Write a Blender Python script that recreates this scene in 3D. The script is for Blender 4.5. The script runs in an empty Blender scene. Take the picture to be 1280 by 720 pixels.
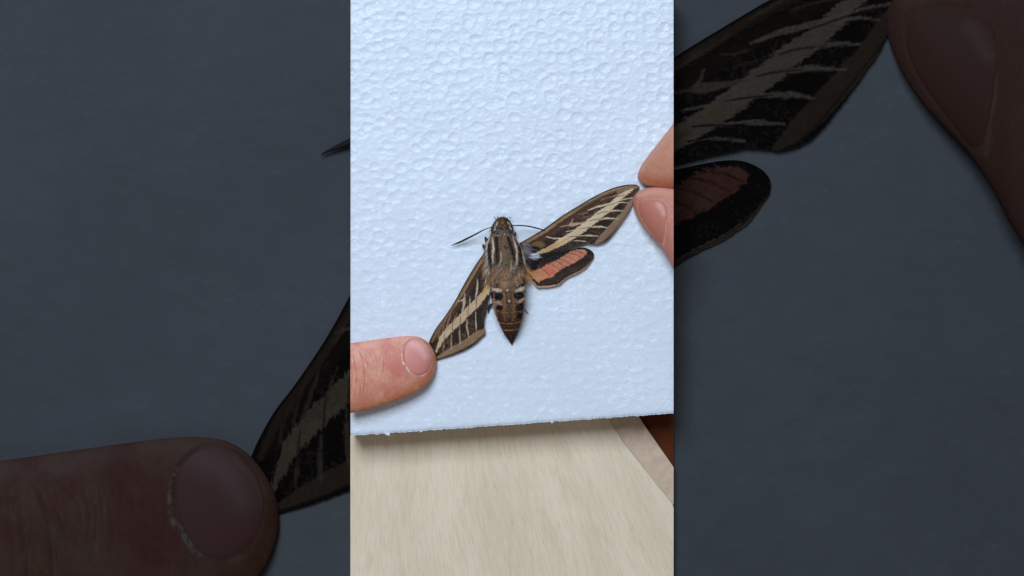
import bpy, math, random
import numpy as np

random.seed(7)
rng = np.random.default_rng(7)
C = bpy.context.scene.collection
S = 0.0002            # metres for one unit of the layout grid (the moth is about 7 cm across)
D = 2560.0            # camera height above the foam sheet, in the same units
LOW = -65.0           # height of the dark backing sheet
K = 3.168             # the enlarged, darkened copies of moth and hands are this much bigger

# ------------------------------------------------------------------ camera, light, exposure
sc = bpy.context.scene
cam_d = bpy.data.cameras.new("camera")
cam = bpy.data.objects.new("camera", cam_d)
C.objects.link(cam)
cam.location = (0, 0, D * S)
cam_d.sensor_width = 36.0
cam_d.lens = 36.0 * D / 1280.0
cam_d.clip_start = 0.01
cam_d.clip_end = 50
sc.camera = cam

world = bpy.data.worlds.new("World")
sc.world = world
world.use_nodes = True
wb = world.node_tree.nodes["Background"]
wb.inputs["Color"].default_value = (0.95, 0.84, 0.74, 1)
wb.inputs["Strength"].default_value = 0.085

def lamp(name, loc, size, power, color, target=(0, 0, 0)):
    ld = bpy.data.lights.new(name, 'AREA')
    ld.shape = 'SQUARE'
    ld.size = size
    ld.energy = power
    ld.color = color
    lo = bpy.data.objects.new(name, ld)
    C.objects.link(lo)
    lo.location = loc
    import mathutils
    d = mathutils.Vector(target) - mathutils.Vector(loc)
    lo.rotation_euler = d.to_track_quat('-Z', 'Y').to_euler()
    return lo
lamp("window_light", (-0.15, 0.45, 0.80), 0.46, 10.0, (0.62, 0.78, 1.0), (-0.02, 0.0, 0))
lamp("fill_light", (-0.20, -0.34, 0.46), 0.40, 0.42, (0.66, 0.80, 1.0), (-0.02, -0.03, 0))  # added fill without a visible source, softens the finger's shadow

sc.view_settings.view_transform = 'Standard'
sc.view_settings.look = 'None'
sc.view_settings.exposure = 0.0
sc.view_settings.gamma = 1.0
sc.view_settings.use_curve_mapping = False

# ------------------------------------------------------------------ helpers
E = np.array([0.575, 0.73, 0.95])      # brightness of a white card under this light

def lin(c):
    c = np.asarray(c, float) / 255.0
    return np.where(c <= 0.04045, c / 12.92, ((c + 0.055) / 1.055) ** 2.4)

def alb(c):
    return np.clip(lin(c) / E, 0, 0.92)

def at(px, py, z):
    """point at height z that stands over layout position (px, py)"""
    f = (D - z) / D
    return np.stack([(np.asarray(px) - 640) * f, (360 - np.asarray(py)) * f,
                     np.broadcast_to(z, np.shape(px)).astype(float)], -1) * S

_tab = np.random.default_rng(3).random((256, 256))
def vnoise(x, y, seed=0):
    x = np.asarray(x, float) + seed * 17.31; y = np.asarray(y, float) + seed * 9.77
    xi = np.floor(x).astype(int); yi = np.floor(y).astype(int)
    fx = x - xi; fy = y - yi
    fx = fx * fx * (3 - 2 * fx); fy = fy * fy * (3 - 2 * fy)
    a = _tab[xi % 256, yi % 256]; b = _tab[(xi + 1) % 256, yi % 256]
    c = _tab[xi % 256, (yi + 1) % 256]; d = _tab[(xi + 1) % 256, (yi + 1) % 256]
    return (a * (1 - fx) + b * fx) * (1 - fy) + (c * (1 - fx) + d * fx) * fy
def fbm(x, y, seed=0, o=3):
    s = 0; a = 0.5; t = 0
    for i in range(o):
        s = s + a * vnoise(x * 2 ** i, y * 2 ** i, seed + i * 5); t += a; a *= 0.55
    return s / t
def sstep(a, b, x):
    t = np.clip((x - a) / (b - a), 0, 1)
    return t * t * (3 - 2 * t)

def spline(pts, n, closed=False):
    """Catmull-Rom through pts, n samples spaced by arc length"""
    P = np.asarray(pts, float)
    if closed: Q = np.vstack([P[-1], P, P[0], P[1]])
    else: Q = np.vstack([2 * P[0] - P[1], P, 2 * P[-1] - P[-2]])
    out = []
    for i in range(1, len(Q) - 2):
        t = np.linspace(0, 1, 24, endpoint=False)[:, None]
        p0, p1, p2, p3 = Q[i - 1], Q[i], Q[i + 1], Q[i + 2]
        out.append(0.5 * (2 * p1 + (p2 - p0) * t + (2 * p0 - 5 * p1 + 4 * p2 - p3) * t ** 2 + (3 * p1 - p0 - 3 * p2 + p3) * t ** 3))
    out.append(Q[-2][None])
    X = np.vstack(out)
    s = np.r_[0, np.cumsum(np.linalg.norm(np.diff(X[:, :2], axis=0), axis=1))]
    u = np.linspace(0, s[-1], n + 1)[:-1] if closed else np.linspace(0, s[-1], n)
    return np.stack([np.interp(u, s, X[:, k]) for k in range(X.shape[1])], -1)

def pdist(P, line):
    """distance of P to a polyline and the fraction along it"""
    L = np.asarray(line, float)
    seg = np.linalg.norm(np.diff(L, axis=0), axis=1)
    cum = np.r_[0, np.cumsum(seg)]
    best = np.full(len(P), 1e9); tt = np.zeros(len(P))
    for i in range(len(L) - 1):
        a, b = L[i], L[i + 1]; ab = b - a
        t = np.clip(((P - a) @ ab) / max(ab @ ab, 1e-9), 0, 1)
        d = np.linalg.norm(P - a - t[:, None] * ab, axis=1)
        m = d < best
        best[m] = d[m]; tt[m] = (cum[i] + t[m] * seg[i]) / cum[-1]
    return best, tt

def inside(P, poly):
    Q = np.asarray(poly, float); r = np.zeros(len(P), bool); j = len(Q) - 1
    for i in range(len(Q)):
        c = ((Q[i, 1] > P[:, 1]) != (Q[j, 1] > P[:, 1])) & \
            (P[:, 0] < (Q[j, 0] - Q[i, 0]) * (P[:, 1] - Q[i, 1]) / (Q[j, 1] - Q[i, 1] + 1e-12) + Q[i, 0])
        r ^= c; j = i
    return r

class Paint:
    """colours the vertices of a mesh from strokes and patches given in layout positions"""
    def __init__(self, P, base, jit=0.8, jf=0.6, seed=0):
        self.P = np.asarray(P, float)
        self.c = np.tile(alb(base), (len(P), 1))
        self.n = (fbm(self.P[:, 0] * jf, self.P[:, 1] * jf, seed) - 0.5) * 2 * jit
        self.last = None
    def feather(self, ang, amt):
        ca, sa = math.cos(ang), math.sin(ang)
        u = self.P[:, 0] * ca + self.P[:, 1] * sa; v = -self.P[:, 0] * sa + self.P[:, 1] * ca
        self.n = self.n * 0.8 + amt * (fbm(u * 0.22, v * 1.5, 61) - 0.5) * 2
    def mix(self, m, color):
        self.c += (alb(color) - self.c) * np.clip(m, 0, 1)[:, None]
        self.last = m
    def stroke(self, line, w, color, soft=0.5, a=1.0, jit=1.0, smooth=True, worn=0.0):
        line = spline(line, 40) if smooth and len(line) > 2 else np.asarray(line, float)
        mg = np.max(w) / 2 + soft + 3 * jit + 1
        k = np.flatnonzero(((self.P > line.min(0) - mg) & (self.P < line.max(0) + mg)).all(1))
        if not len(k): return
        Q = self.P[k]
        d, t = pdist(Q, line)
        ww = np.interp(t, np.linspace(0, 1, len(w)), w) if np.ndim(w) else w
        m = a * sstep(ww / 2 + soft, ww / 2 - soft, d + self.n[k] * jit)
        if worn: m = m * (1 - worn * sstep(0.42, 0.62, fbm(Q[:, 0] * 0.8 + 9, Q[:, 1] * 0.8, 97)))
        self.c[k] += (alb(color) - self.c[k]) * np.clip(m, 0, 1)[:, None]
    def poly(self, pts, color, soft=0.5, a=1.0, jit=1.0):
        line = np.vstack([pts, pts[:1]])
        d, _ = pdist(self.P, line)
        sd = np.where(inside(self.P, pts), -d, d)
        self.mix(a * sstep(soft, -soft, sd + self.n * jit), color)
    def blob(self, c, r, color, a=1.0, soft=0.5, jit=1.0):
        r = np.broadcast_to(r, 2)
        d = np.linalg.norm((self.P - c) / r, axis=1) * r.mean()
        self.mix(a * sstep(r.mean() + soft, r.mean() - soft, d + self.n * jit), color)
    def grain(self, f):
        self.c *= np.asarray(f)[:, None]

def mesh(name, V, F, mat, parent=None, col=None, uv=None, smooth=True):
    me = bpy.data.meshes.new(name)
    F = np.asarray(F)
    V = np.asarray(V, float)
    n = F.shape[1]
    me.vertices.add(len(V)); me.vertices.foreach_set("co", V.ravel())
    me.loops.add(F.size); me.loops.foreach_set("vertex_index", F.ravel().astype(np.int32))
    me.polygons.add(len(F))
    me.polygons.foreach_set("loop_start", (np.arange(len(F)) * n).astype(np.int32))
    me.polygons.foreach_set("loop_total", np.full(len(F), n, np.int32))
    me.polygons.foreach_set("use_smooth", np.full(len(F), smooth, bool))
    me.update(calc_edges=True)
    me.validate()
    if col is not None:
        ca = me.color_attributes.new("Col", 'FLOAT_COLOR', 'POINT')
        ca.data.foreach_set("color", np.c_[np.clip(col, 0, 1), np.ones(len(col))].ravel())
    if uv is not None:
        ul = me.uv_layers.new(name="UVMap")
        li = np.empty(len(me.loops), np.int32); me.loops.foreach_get("vertex_index", li)
        ul.data.foreach_set("uv", uv[li].ravel())
    me.materials.append(mat)
    o = bpy.data.objects.new(name, me)
    C.objects.link(o)
    if parent: o.parent = parent
    return o

def grid_faces(n, m, wrap=False, off=0):
    i = np.arange(n - 1)[:, None]
    j = np.arange(m if wrap else m - 1)[None]
    j2 = (j + 1) % m
    return np.stack([i * m + j, i * m + j2, (i + 1) * m + j2, (i + 1) * m + j], -1).reshape(-1, 4) + off

def thing(name, label, cat, loc, group=None):
    o = bpy.data.objects.new(name, None)
    o.empty_display_size = 0.005
    C.objects.link(o); o.location = loc
    tag(o, label, cat, group)
    return o
def tag(o, label=None, cat=None, group=None, kind=None):
    for k, v in (("label", label), ("category", cat), ("group", group), ("kind", kind)):
        if v: o[k] = v

# ------------------------------------------------------------------ materials
def new_mat(name):
    m = bpy.data.materials.new(name); m.use_nodes = True
    nt = m.node_tree
    return m, nt, nt.nodes["Principled BSDF"]

def vmat(name, rough=0.6, spec=0.2, tint=(1, 1, 1), bump=0.0, bscale=4000, sss=0.0, sheen=0.0):
    m, nt, b = new_mat(name)
    ca = nt.nodes.new("ShaderNodeVertexColor"); ca.layer_name = "Col"
    mx = nt.nodes.new("ShaderNodeMix"); mx.data_type = 'RGBA'; mx.blend_type = 'MULTIPLY'
    mx.inputs[0].default_value = 1
    mx.inputs[7].default_value = (*tint, 1)
    nt.links.new(ca.outputs[0], mx.inputs[6])
    nt.links.new(mx.outputs[2], b.inputs["Base Color"])
    b.inputs["Roughness"].default_value = rough
    b.inputs["Specular IOR Level"].default_value = spec
    if sss:
        b.inputs["Subsurface Weight"].default_value = sss
        b.inputs["Subsurface Radius"].default_value = (1.0, 0.35, 0.2)
        b.inputs["Subsurface Scale"].default_value = 0.0015
    if bump:
        tc = nt.nodes.new("ShaderNodeTexCoord")
        nz = nt.nodes.new("ShaderNodeTexNoise"); nz.inputs["Scale"].default_value = bscale
        nz.inputs["Detail"].default_value = 3
        bp = nt.nodes.new("ShaderNodeBump"); bp.inputs["Strength"].default_value = bump
        bp.inputs["Distance"].default_value = 0.0001
        nt.links.new(tc.outputs["Object"], nz.inputs["Vector"])
        nt.links.new(nz.outputs[0], bp.inputs["Height"])
        nt.links.new(bp.outputs[0], b.inputs["Normal"])
    return m

DIM = (0.054, 0.057, 0.066)  # darkening of the enlarged copies, put into the material tint
M_foam = vmat("white_polystyrene", 0.42, 0.35, bump=0.25, bscale=2200, sss=0.15)
for _n in M_foam.node_tree.nodes:
    if _n.type == "BSDF_PRINCIPLED":
        _n.inputs["Subsurface Radius"].default_value = (1, 1, 1); _n.inputs["Subsurface Scale"].default_value = 0.004
M_foam_dark = vmat("darkened_foam", 0.7, 0.06, bump=0.2, bscale=500)  # dimmed copy of the white foam, the dimming is in its colour
M_wing = vmat("wing_scales", 0.55, 0.15, bump=0.4, bscale=9000)
M_wing_dark = vmat("darkened_wing_scales", 0.7, 0.03, DIM, bump=0.2, bscale=9000)
M_body = vmat("moth_body", 0.7, 0.1, bump=0.5, bscale=7000)
M_fur = vmat("moth_fur", 0.5, 0.25)
M_skin = vmat("skin", 0.5, 0.3, bump=0.8, bscale=2400, sss=0.12)
M_nail = vmat("nail", 0.46, 0.3, bump=0.2, bscale=1800)
M_skin_dark = vmat("darkened_skin", 0.7, 0.03, (0.052, 0.062, 0.068), bump=0.3, bscale=2600)  # same skin, dimmed by its tint for the enlarged copies
M_nail_dark = vmat("darkened_nail", 0.6, 0.04, (0.052, 0.062, 0.068))

def plain(name, color, rough=0.5, spec=0.3):
    m, nt, b = new_mat(name)
    tc = nt.nodes.new("ShaderNodeTexCoord")
    nz = nt.nodes.new("ShaderNodeTexNoise"); nz.inputs["Scale"].default_value = 600
    rp = nt.nodes.new("ShaderNodeValToRGB")
    rp.color_ramp.elements[0].color = (*(alb(color) * 0.75), 1)
    rp.color_ramp.elements[1].color = (*(alb(color) * 1.2), 1)
    nt.links.new(tc.outputs["Object"], nz.inputs["Vector"])
    nt.links.new(nz.outputs[0], rp.inputs[0])
    nt.links.new(rp.outputs[0], b.inputs["Base Color"])
    b.inputs["Roughness"].default_value = rough
    b.inputs["Specular IOR Level"].default_value = spec
    return m
M_dark = plain("dark_chitin", (34, 28, 26), 0.35, 0.4)
M_dark_dim = plain("darkened_chitin", (16, 15, 17), 0.6, 0.1)  # antenna material again, darkened in its colour for the enlarged copy

def wood_mat():
    m, nt, b = new_mat("whitewashed_wood")
    N, L = nt.nodes, nt.links
    uv = N.new("ShaderNodeUVMap")
    def streak(su, sv, detail, dist=0.0):
        mp = N.new("ShaderNodeMapping"); mp.inputs["Scale"].default_value = (su, sv, 1)
        nz = N.new("ShaderNodeTexNoise"); nz.inputs["Scale"].default_value = 1.0
        nz.inputs["Detail"].default_value = detail; nz.inputs["Distortion"].default_value = dist
        L.new(uv.outputs[0], mp.inputs[0]); L.new(mp.outputs[0], nz.inputs["Vector"])
        return nz.outputs[0]
    fine = streak(0.85, 0.028, 3, 0.5)
    mid = streak(0.12, 0.011, 5, 1.2)
    wide = streak(0.018, 0.004, 2, 0.2)
    pore = streak(1.0, 0.045, 2, 0.4)
    def ramp(src, stops):
        r = N.new("ShaderNodeValToRGB")
        e = r.color_ramp.elements
        e[0].position, e[0].color = stops[0][0], (*stops[0][1], 1)
        e[1].position, e[1].color = stops[-1][0], (*stops[-1][1], 1)
        for p, c in stops[1:-1]:
            q = e.new(p); q.color = (*c, 1)
        L.new(src, r.inputs[0]); return r.outputs[0]
    def mix(a, c, f, mode='MIX'):
        x = N.new("ShaderNodeMix"); x.data_type = 'RGBA'; x.blend_type = mode
        if isinstance(f, float): x.inputs[0].default_value = f
        else: L.new(f, x.inputs[0])
        L.new(a, x.inputs[6]); L.new(c, x.inputs[7]); return x.outputs[2]
    A = lambda c: tuple(alb(c))
    c0 = ramp(mid, [(0.3, A((177, 170, 152))), (0.5, A((184, 183, 172))), (0.7, A((186, 187, 181)))])
    c1 = ramp(fine, [(0.28, A((170, 163, 147))), (0.5, A((184, 182, 171))), (0.72, A((191, 191, 188)))])
    c = mix(c0, c1, 0.5)
    w = ramp(wide, [(0.3, (0.90, 0.88, 0.85)), (0.65, (1.03, 1.03, 1.03))])
    c = mix(c, w, 0.7, 'MULTIPLY')
    p = ramp(pore, [(0.26, (0.66, 0.60, 0.54)), (0.38, (1, 1, 1))])
    c = mix(c, p, 0.55, 'MULTIPLY')
    L.new(c, b.inputs["Base Color"])
    b.inputs["Roughness"].default_value = 0.5
    b.inputs["Specular IOR Level"].default_value = 0.25
    bp = N.new("ShaderNodeBump"); bp.inputs["Strength"].default_value = 0.35
    bp.inputs["Distance"].default_value = 0.0002
    L.new(fine, bp.inputs["Height"]); L.new(bp.outputs[0], b.inputs["Normal"])
    return m
M_wood = wood_mat()
M_edge = plain("tan_edging", (163, 153, 143), 0.5, 0.25)
M_brown = plain("dark_brown_varnish", (68, 32, 6), 0.5, 0.12)

# ------------------------------------------------------------------ bead relief of moulded foam
def beads(x, y, sx, sy, seed):
    """F1, F2, random value of the nearest bead and the offset from its middle"""
    gx = x / sx; gy = y / sy
    ix = np.floor(gx).astype(int); iy = np.floor(gy).astype(int)
    R = np.random.default_rng(seed).random((128, 128, 3))
    f1 = np.full(np.shape(x), 9.0); f2 = f1.copy(); rv = np.zeros_like(f1); dy1 = np.zeros_like(f1)
    for a in (-1, 0, 1):
        for c in (-1, 0, 1):
            r = R[(ix + a) % 128, (iy + c) % 128]
            dx = ix + a + 0.1 + 0.8 * r[..., 0] - gx
            dy = iy + c + 0.1 + 0.8 * r[..., 1] - gy
            d = np.hypot(dx, dy)
            n = d < f1
            f2 = np.where(n, f1, np.minimum(f2, d))
            rv = np.where(n, r[..., 2], rv); dy1 = np.where(n, dy, dy1)
            f1 = np.where(n, d, f1)
    return f1, f2, rv, dy1

def craters(x, y, sx, sy, seed, dens):
    """round dimples left by the beads: depth 0..1 with a crisp rim"""
    gx = x / sx; gy = y / sy
    ix = np.floor(gx).astype(int); iy = np.floor(gy).astype(int)
    R = np.random.default_rng(seed).random((128, 128, 5))
    h = np.zeros(np.shape(x)); rim = np.zeros(np.shape(x))
    for a in (-1, 0, 1):
        for c in (-1, 0, 1):
            r = R[(ix + a) % 128, (iy + c) % 128]
            dx = ix + a + 0.15 + 0.7 * r[..., 0] - gx
            dy = iy + c + 0.15 + 0.7 * r[..., 1] - gy
            rad = 0.42 + 0.22 * r[..., 2]
            q = (dx * dx + dy * dy) / rad ** 2
            amp = (0.25 + 0.75 * r[..., 4]) * (r[..., 3] < dens)
            h = np.maximum(h, amp * np.clip(1 - q, 0, 1) ** 0.8)
            rim = np.maximum(rim, amp * np.exp(-((np.sqrt(q) - 1.0) / 0.22) ** 2))
    return h, rim

def foam_height(x, y, seed, amp):
    wx = x + 3.0 * (fbm(x / 9, y / 9, 11) - 0.5); wy = y + 3.0 * (fbm(x / 9, y / 9, 12) - 0.5)
    patch = sstep(0.35, 0.65, fbm(x / 45, y / 30, 33))
    c1, r1 = craters(wx, wy, 15.5, 12.5, seed, 0.9)
    c2, r2 = craters(wx + 51, wy + 33, 9.0, 7.0, seed + 1, 0.5)
    h = amp * (0.55 * r1 - 2.1 * c1 - 0.7 * c2 + 0.25 * r2)
    h = h + amp * 0.8 * (fbm(x / 2.2, y / 1.7, 21) - 0.5) * (0.35 + c1 + 0.6 * patch)
    h = h + amp * 1.0 * (fbm(x / 40, y / 25, 31) - 0.5)
    return h, c1, 1 - r1

def painted_glints(x, y, seed, thr):  # glints of shiny beads, painted into the foam colour
    n = fbm(x / 3.2, y / 2.0, seed, 2)
    m = fbm(x / 26, y / 26, seed + 3, 2)
    return sstep(thr, thr + 0.08, n + 0.35 * (m - 0.5))

# ------------------------------------------------------------------ backing sheet: enlarged, darkened copy of the foam
def backdrop():
    nx, ny = 640, 400
    xs = np.linspace(-160, 1440, nx); ys = np.linspace(-130, 850, ny)
    X, Y = np.meshgrid(xs, ys, indexing='ij')
    u = (X - 640) / K + 640; v = (Y - 360) / K + 360
    h, rv, seam = foam_height(u, v, 5, 0.22)
    P = at(X.ravel(), Y.ravel(), LOW); P[:, 2] += (h.ravel() - h.max()) * S
    base = alb((47, 54, 63))  # white foam darkened as a whole in its colour
    c = np.tile(base, (X.size, 1))
    c *= (0.94 + 0.12 * fbm(u.ravel() / 9, v.ravel() / 5, 40))[:, None]
    fl = painted_glints(u.ravel() * 0.7, v.ravel() * 1.3, 50, 0.72) * sstep(0.35, 0.75, fbm(u.ravel() / 1.6, v.ravel() / 1.0, 58))
    c += (alb((64, 71, 78)) - c) * (0.2 * fl)[:, None]
    c *= (0.90 + 0.2 * fbm(X.ravel() / 260, Y.ravel() / 200, 43))[:, None]
    n = len(P)
    F = grid_faces(nx, ny)[:, ::-1]
    o = mesh("backdrop", P, F, M_foam_dark, col=c)
    tag(o, kind='structure', label="enlarged darkened copy of the white foam sheet behind everything")
backdrop()

# ------------------------------------------------------------------ brown surface and wooden board
def slab(name, pts, z1, z0, mat, parent=None):
    """polygon slab, pts in layout positions at the height of its top"""
    P = np.array(pts, float); n = len(P)
    top = at(P[:, 0], P[:, 1], z1); bot = top.copy(); bot[:, 2] = z0 * S
    me = bpy.data.meshes.new(name)
    faces = [list(range(n))[::-1], [n + i for i in range(n)]]
    for i in range(n):
        j = (i + 1) % n
        faces.append([i, j, n + j, n + i])
    me.from_pydata([tuple(v) for v in np.vstack([top, bot])], [], faces)
    import bmesh
    bm = bmesh.new(); bm.from_mesh(me); bmesh.ops.recalc_face_normals(bm, faces=bm.faces); bm.to_mesh(me); bm.free()
    me.materials.append(mat)
    o = bpy.data.objects.new(name, me); C.objects.link(o)
    if parent: o.parent = parent
    return o

brown = slab("table_surface", [(438, -12), (842, -12), (842, 740), (438, 740)], -59, -63, M_brown)
tag(brown, "dark brown varnished table surface showing past the board's corner", kind='structure')

ZB = -52.0
board = thing("wooden_board", "pale whitewashed wooden board with tan edging below the white foam sheet", "board", (0, 0, -58.8 * S))
def wood_top():
    nx, ny = 80, 60
    ys = np.linspace(470, 740, ny)
    V = []; UV = []
    xr = np.minimum(842, np.interp(ys, [470, 553, 632, 760], [727, 779, 842, 945]))
    for t in np.linspace(0, 1, nx):
        V.append(np.stack([438 + (xr - 438) * t, ys], -1))
    P = np.array(V).reshape(-1, 2)
    u = (P[:, 0] - 468) / (P[:, 1] + 112) * 657
    v = P[:, 1] * 1.3
    u = u + 1.5 * np.sin(v / 45.0 + u / 40)
    top = at(P[:, 0], P[:, 1], ZB)
    top[:, 2] -= board.location.z
    n = len(P)
    bot = top.copy(); bot[:, 2] = 0.0
    F = list(grid_faces(nx, ny)[:, ::-1]) + list(grid_faces(nx, ny, off=n))
    def rim(idx):
        for a, b in zip(idx[:-1], idx[1:]): F.append([a, b, b + n, a + n])
    rim([i * ny for i in range(nx)]); rim([(nx - 1) * ny + j for j in range(ny)])
    rim([i * ny + ny - 1 for i in range(nx)][::-1]); rim(list(range(ny))[::-1])
    uv = np.stack([u, v], -1); uv = np.vstack([uv, uv])
    o = mesh("board_top", np.vstack([top, bot]), np.array(F), M_wood, board, uv=uv, smooth=False)
wood_top()
es = slab("edge_strip", [(727.4, 470), (768, 470), (803, 528), (842, 584), (842, 631.6), (779.4, 553)], ZB - 0.8, -58.6, M_edge, board)
es.location.z = -board.location.z
es["label"] = "smooth tan edging strip along the board's right side"

# ------------------------------------------------------------------ white foam sheet
foam = thing("foam_sheet", "white polystyrene foam sheet with bead texture under the small moth", "foam sheet", (0, 0, ZB * S))
def edge_y(x):
    y = 545 + (x - 438) / 404.0 * (517 - 545)
    return y + 1.4 * (fbm(x / 9.0, x * 0 + 3.3, 70) - 0.5) + 1.5 * (vnoise(x / 2.2, x * 0 + 3.3, 72) - 0.5) - 1.3 * sstep(0.8, 1.0, vnoise(x / 6.0, x * 0 + 8.1, 71))
def foam_sheet():
    nx, ny = 400, 540
    xs = np.linspace(438, 842, nx)
    yb = edge_y(xs)
    t = np.linspace(0, 1, ny)
    X = np.repeat(xs[:, None], ny, 1)
    Y = -10 + (yb[:, None] + 10) * t[None]
    fade = np.interp(Y, [0, 140, 260, 380, 545], [0.64, 0.52, 0.34, 0.22, 0.18])
    h, rv, seam = foam_height(X, Y, 9, 1.0)
    h = (h - 1.2) * fade * 0.9
    h -= 2.2 * np.exp(-(yb[:, None] - Y) / 1.6)
    x, y = X.ravel(), Y.ravel()
    c = np.tile(np.array([0.78, 0.785, 0.79]), (x.size, 1))
    c *= (0.975 + 0.04 * rv.ravel() * fade.ravel())[:, None]
    c *= (1 - 0.02 * (1 - seam.ravel()) * fade.ravel())[:, None]
    c *= (0.97 + 0.06 * fbm(x / 2.6, y / 1.6, 91))[:, None]
    c *= (0.97 + 0.06 * fbm(x / 60, y / 40, 95))[:, None]
    fl = painted_glints(x, y, 60, 0.74) * (0.4 + 0.6 * sstep(0.5, 0.7, vnoise(x / 0.9, y / 0.9, 64)))
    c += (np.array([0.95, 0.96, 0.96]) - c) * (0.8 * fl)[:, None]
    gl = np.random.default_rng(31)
    for _ in range(150):  # bright glints painted into the foam colour
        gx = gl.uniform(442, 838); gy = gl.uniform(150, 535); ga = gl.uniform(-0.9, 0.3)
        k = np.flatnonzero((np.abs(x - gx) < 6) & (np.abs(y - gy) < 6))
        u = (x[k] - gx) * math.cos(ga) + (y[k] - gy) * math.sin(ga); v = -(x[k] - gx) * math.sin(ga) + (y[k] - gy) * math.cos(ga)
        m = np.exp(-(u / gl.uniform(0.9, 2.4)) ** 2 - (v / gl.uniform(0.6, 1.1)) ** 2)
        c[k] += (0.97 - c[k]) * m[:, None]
    sp = (vnoise(x / 1.3, y / 1.3, 88) > 0.985) & (vnoise(x / 30, y / 30, 89) > 0.72)
    c[sp] *= 0.55
    P = at(x, y, 0.0); P[:, 2] += h.ravel() * S
    n = len(P)
    per = np.r_[np.arange(nx) * ny, (nx - 1) * ny + np.arange(1, ny), (np.arange(nx - 1)[::-1]) * ny + ny - 1, np.arange(1, ny - 1)[::-1]]
    low = P[per].copy(); low[:, 2] = ZB * S
    F = list(grid_faces(nx, ny)[:, ::-1])
    m = len(per)
    for k in range(m):
        a, b = per[k], per[(k + 1) % m]
        F.append([a, b, n + (k + 1) % m, n + k])
    V = np.vstack([P, low]); V[:, 2] -= foam.location.z
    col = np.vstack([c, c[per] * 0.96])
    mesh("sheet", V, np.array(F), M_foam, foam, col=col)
    # torn crumbs along the cut edge
    R = np.random.default_rng(12)
    for (cx, dy, r) in ((485, 1.5, 2.6), (482, -0.5, 2.0), (526, 0.5, 1.3), (552, 0.2, 1.0), (604, -2.5, 1.8), (690, 0.4, 1.4), (744, -1.5, 1.7), (792, -4, 1.8), (836, -5, 2.0)):
        k = 14
        th = np.linspace(0, 2 * np.pi, k, endpoint=False)
        rings = []
        for q, (rr, zz) in enumerate(((0.05, 1.0), (0.75, 0.7), (1.0, 0.0), (0.6, -0.8), (0.05, -1.0))):
            w = rr * r * (0.75 + 0.5 * R.random(k))
            rings.append(np.stack([cx + w * np.cos(th) * 1.2, edge_y(np.array([cx]))[0] + dy + w * np.sin(th) * 0.8, np.full(k, zz * r * 0.7 - 1.5)], -1))
        Q = np.vstack(rings)
        Vv = np.stack([(Q[:, 0] - 640) * S, (360 - Q[:, 1]) * S, Q[:, 2] * S - foam.location.z], -1)
        mesh("foam_crumb", Vv, grid_faces(5, k, True), M_foam, foam, col=np.full((len(Q), 3), 0.85))
foam_sheet()

# ------------------------------------------------------------------ the moth
MR = (634.0, 350.0)                     # where the moth's root stands
mroot = thing("moth", "small brown hawk moth with cream wing stripes spread on the white foam sheet", "moth",
              ((MR[0] - 640) * S, (360 - MR[1]) * S, 0), "striped hawk moths")
def mloc(x, y, z):
    return np.stack([(x - MR[0]), (MR[1] - y), z + 0 * x], -1) * S

z3 = lambda L: [(640 + x / 4.802, 220 + y / 4.8) for x, y in L]
zl = lambda L: [(530 + x / 4.8, 310 + y / 4.8) for x, y in L]
z2 = lambda L: [(590 + x / 4.0, 260 + y / 4.0) for x, y in L]
z8 = lambda L: [(595 + x / 7.2, 265 + y / 7.2) for x, y in L]

CREAM = (168, 159, 140); DARK = (34, 24, 21); VEIN = (182, 172, 152)
z6 = lambda L: [(700 + x / 8.78, 228 + y / 8.78) for x, y in L]
z7 = lambda L: [(540 + x / 8, 360 + y / 8) for x, y in L]
z5 = lambda L: [(604 + x / 7.58, 340 + y / 7.58) for x, y in L]
z4 = lambda L: [(604 + x / 9.0, 268 + y / 9.0) for x, y in L]

def wing_mesh(name, topline, botline, painter, zbase, ztip, n=420, m=150, ruffle=1.0, seed=0):
    A = spline(topline, n); B = spline(botline, n)
    t = np.linspace(0, 1, m)
    P = (A[:, None] * (1 - t[None, :, None]) + B[:, None] * t[None, :, None])
    # fine nicks in the fringe
    nick = 1.1 * (fbm(np.arange(n) / 2.2, np.zeros(n), seed + 4) - 0.5) + 1.2 * (fbm(np.arange(n) / 14, np.zeros(n), seed + 5) - 0.5)
    nick *= np.sin(np.pi * np.linspace(0, 1, n)) ** 0.3
    P[:, -1] += nick[:, None] * np.array([0.6, 0.8])
    Pf = P.reshape(-1, 2)
    col = painter(Pf) * 0.9
    s = np.repeat(np.linspace(0, 1, n)[:, None], m, 1).ravel()
    tt = np.repeat(t[None], n, 0).ravel()
    lum = col.mean(1)
    z = zbase + (ztip - zbase) * s ** 0.7
    z = z + ruffle * 1.6 * (fbm(Pf[:, 0] / 28, Pf[:, 1] / 28, seed) - 0.5) + 0.8 * np.sin(tt * np.pi * 5) * 0.25 * s
    z = z + np.clip((lum - 0.15) * 2.0, -0.2, 0.4)
    z = z + 0.9 * np.exp(-tt * 14)           # the stiff leading edge
    V = mloc(Pf[:, 0], Pf[:, 1], z)
    U = V.copy(); U[:, 2] -= 0.9 * S
    k = len(V)
    F = [grid_faces(n, m)[:, ::-1], grid_faces(n, m, off=k)]
    per = np.r_[np.arange(n) * m, (n - 1) * m + np.arange(1, m), (np.arange(n - 1)[::-1]) * m + m - 1, np.arange(1, m - 1)[::-1]]
    nx = np.roll(per, -1)
    F.append(np.stack([per, nx, nx + k, per + k], -1))
    # outside must be up: the winding follows the sense of the two lines
    area = np.sum(A[:-1, 0] * A[1:, 1] - A[1:, 0] * A[:-1, 1])
    o = mesh(name, np.vstack([V, U]), np.vstack(F), M_wing, mroot, col=np.vstack([col, col]))
    return o

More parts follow.
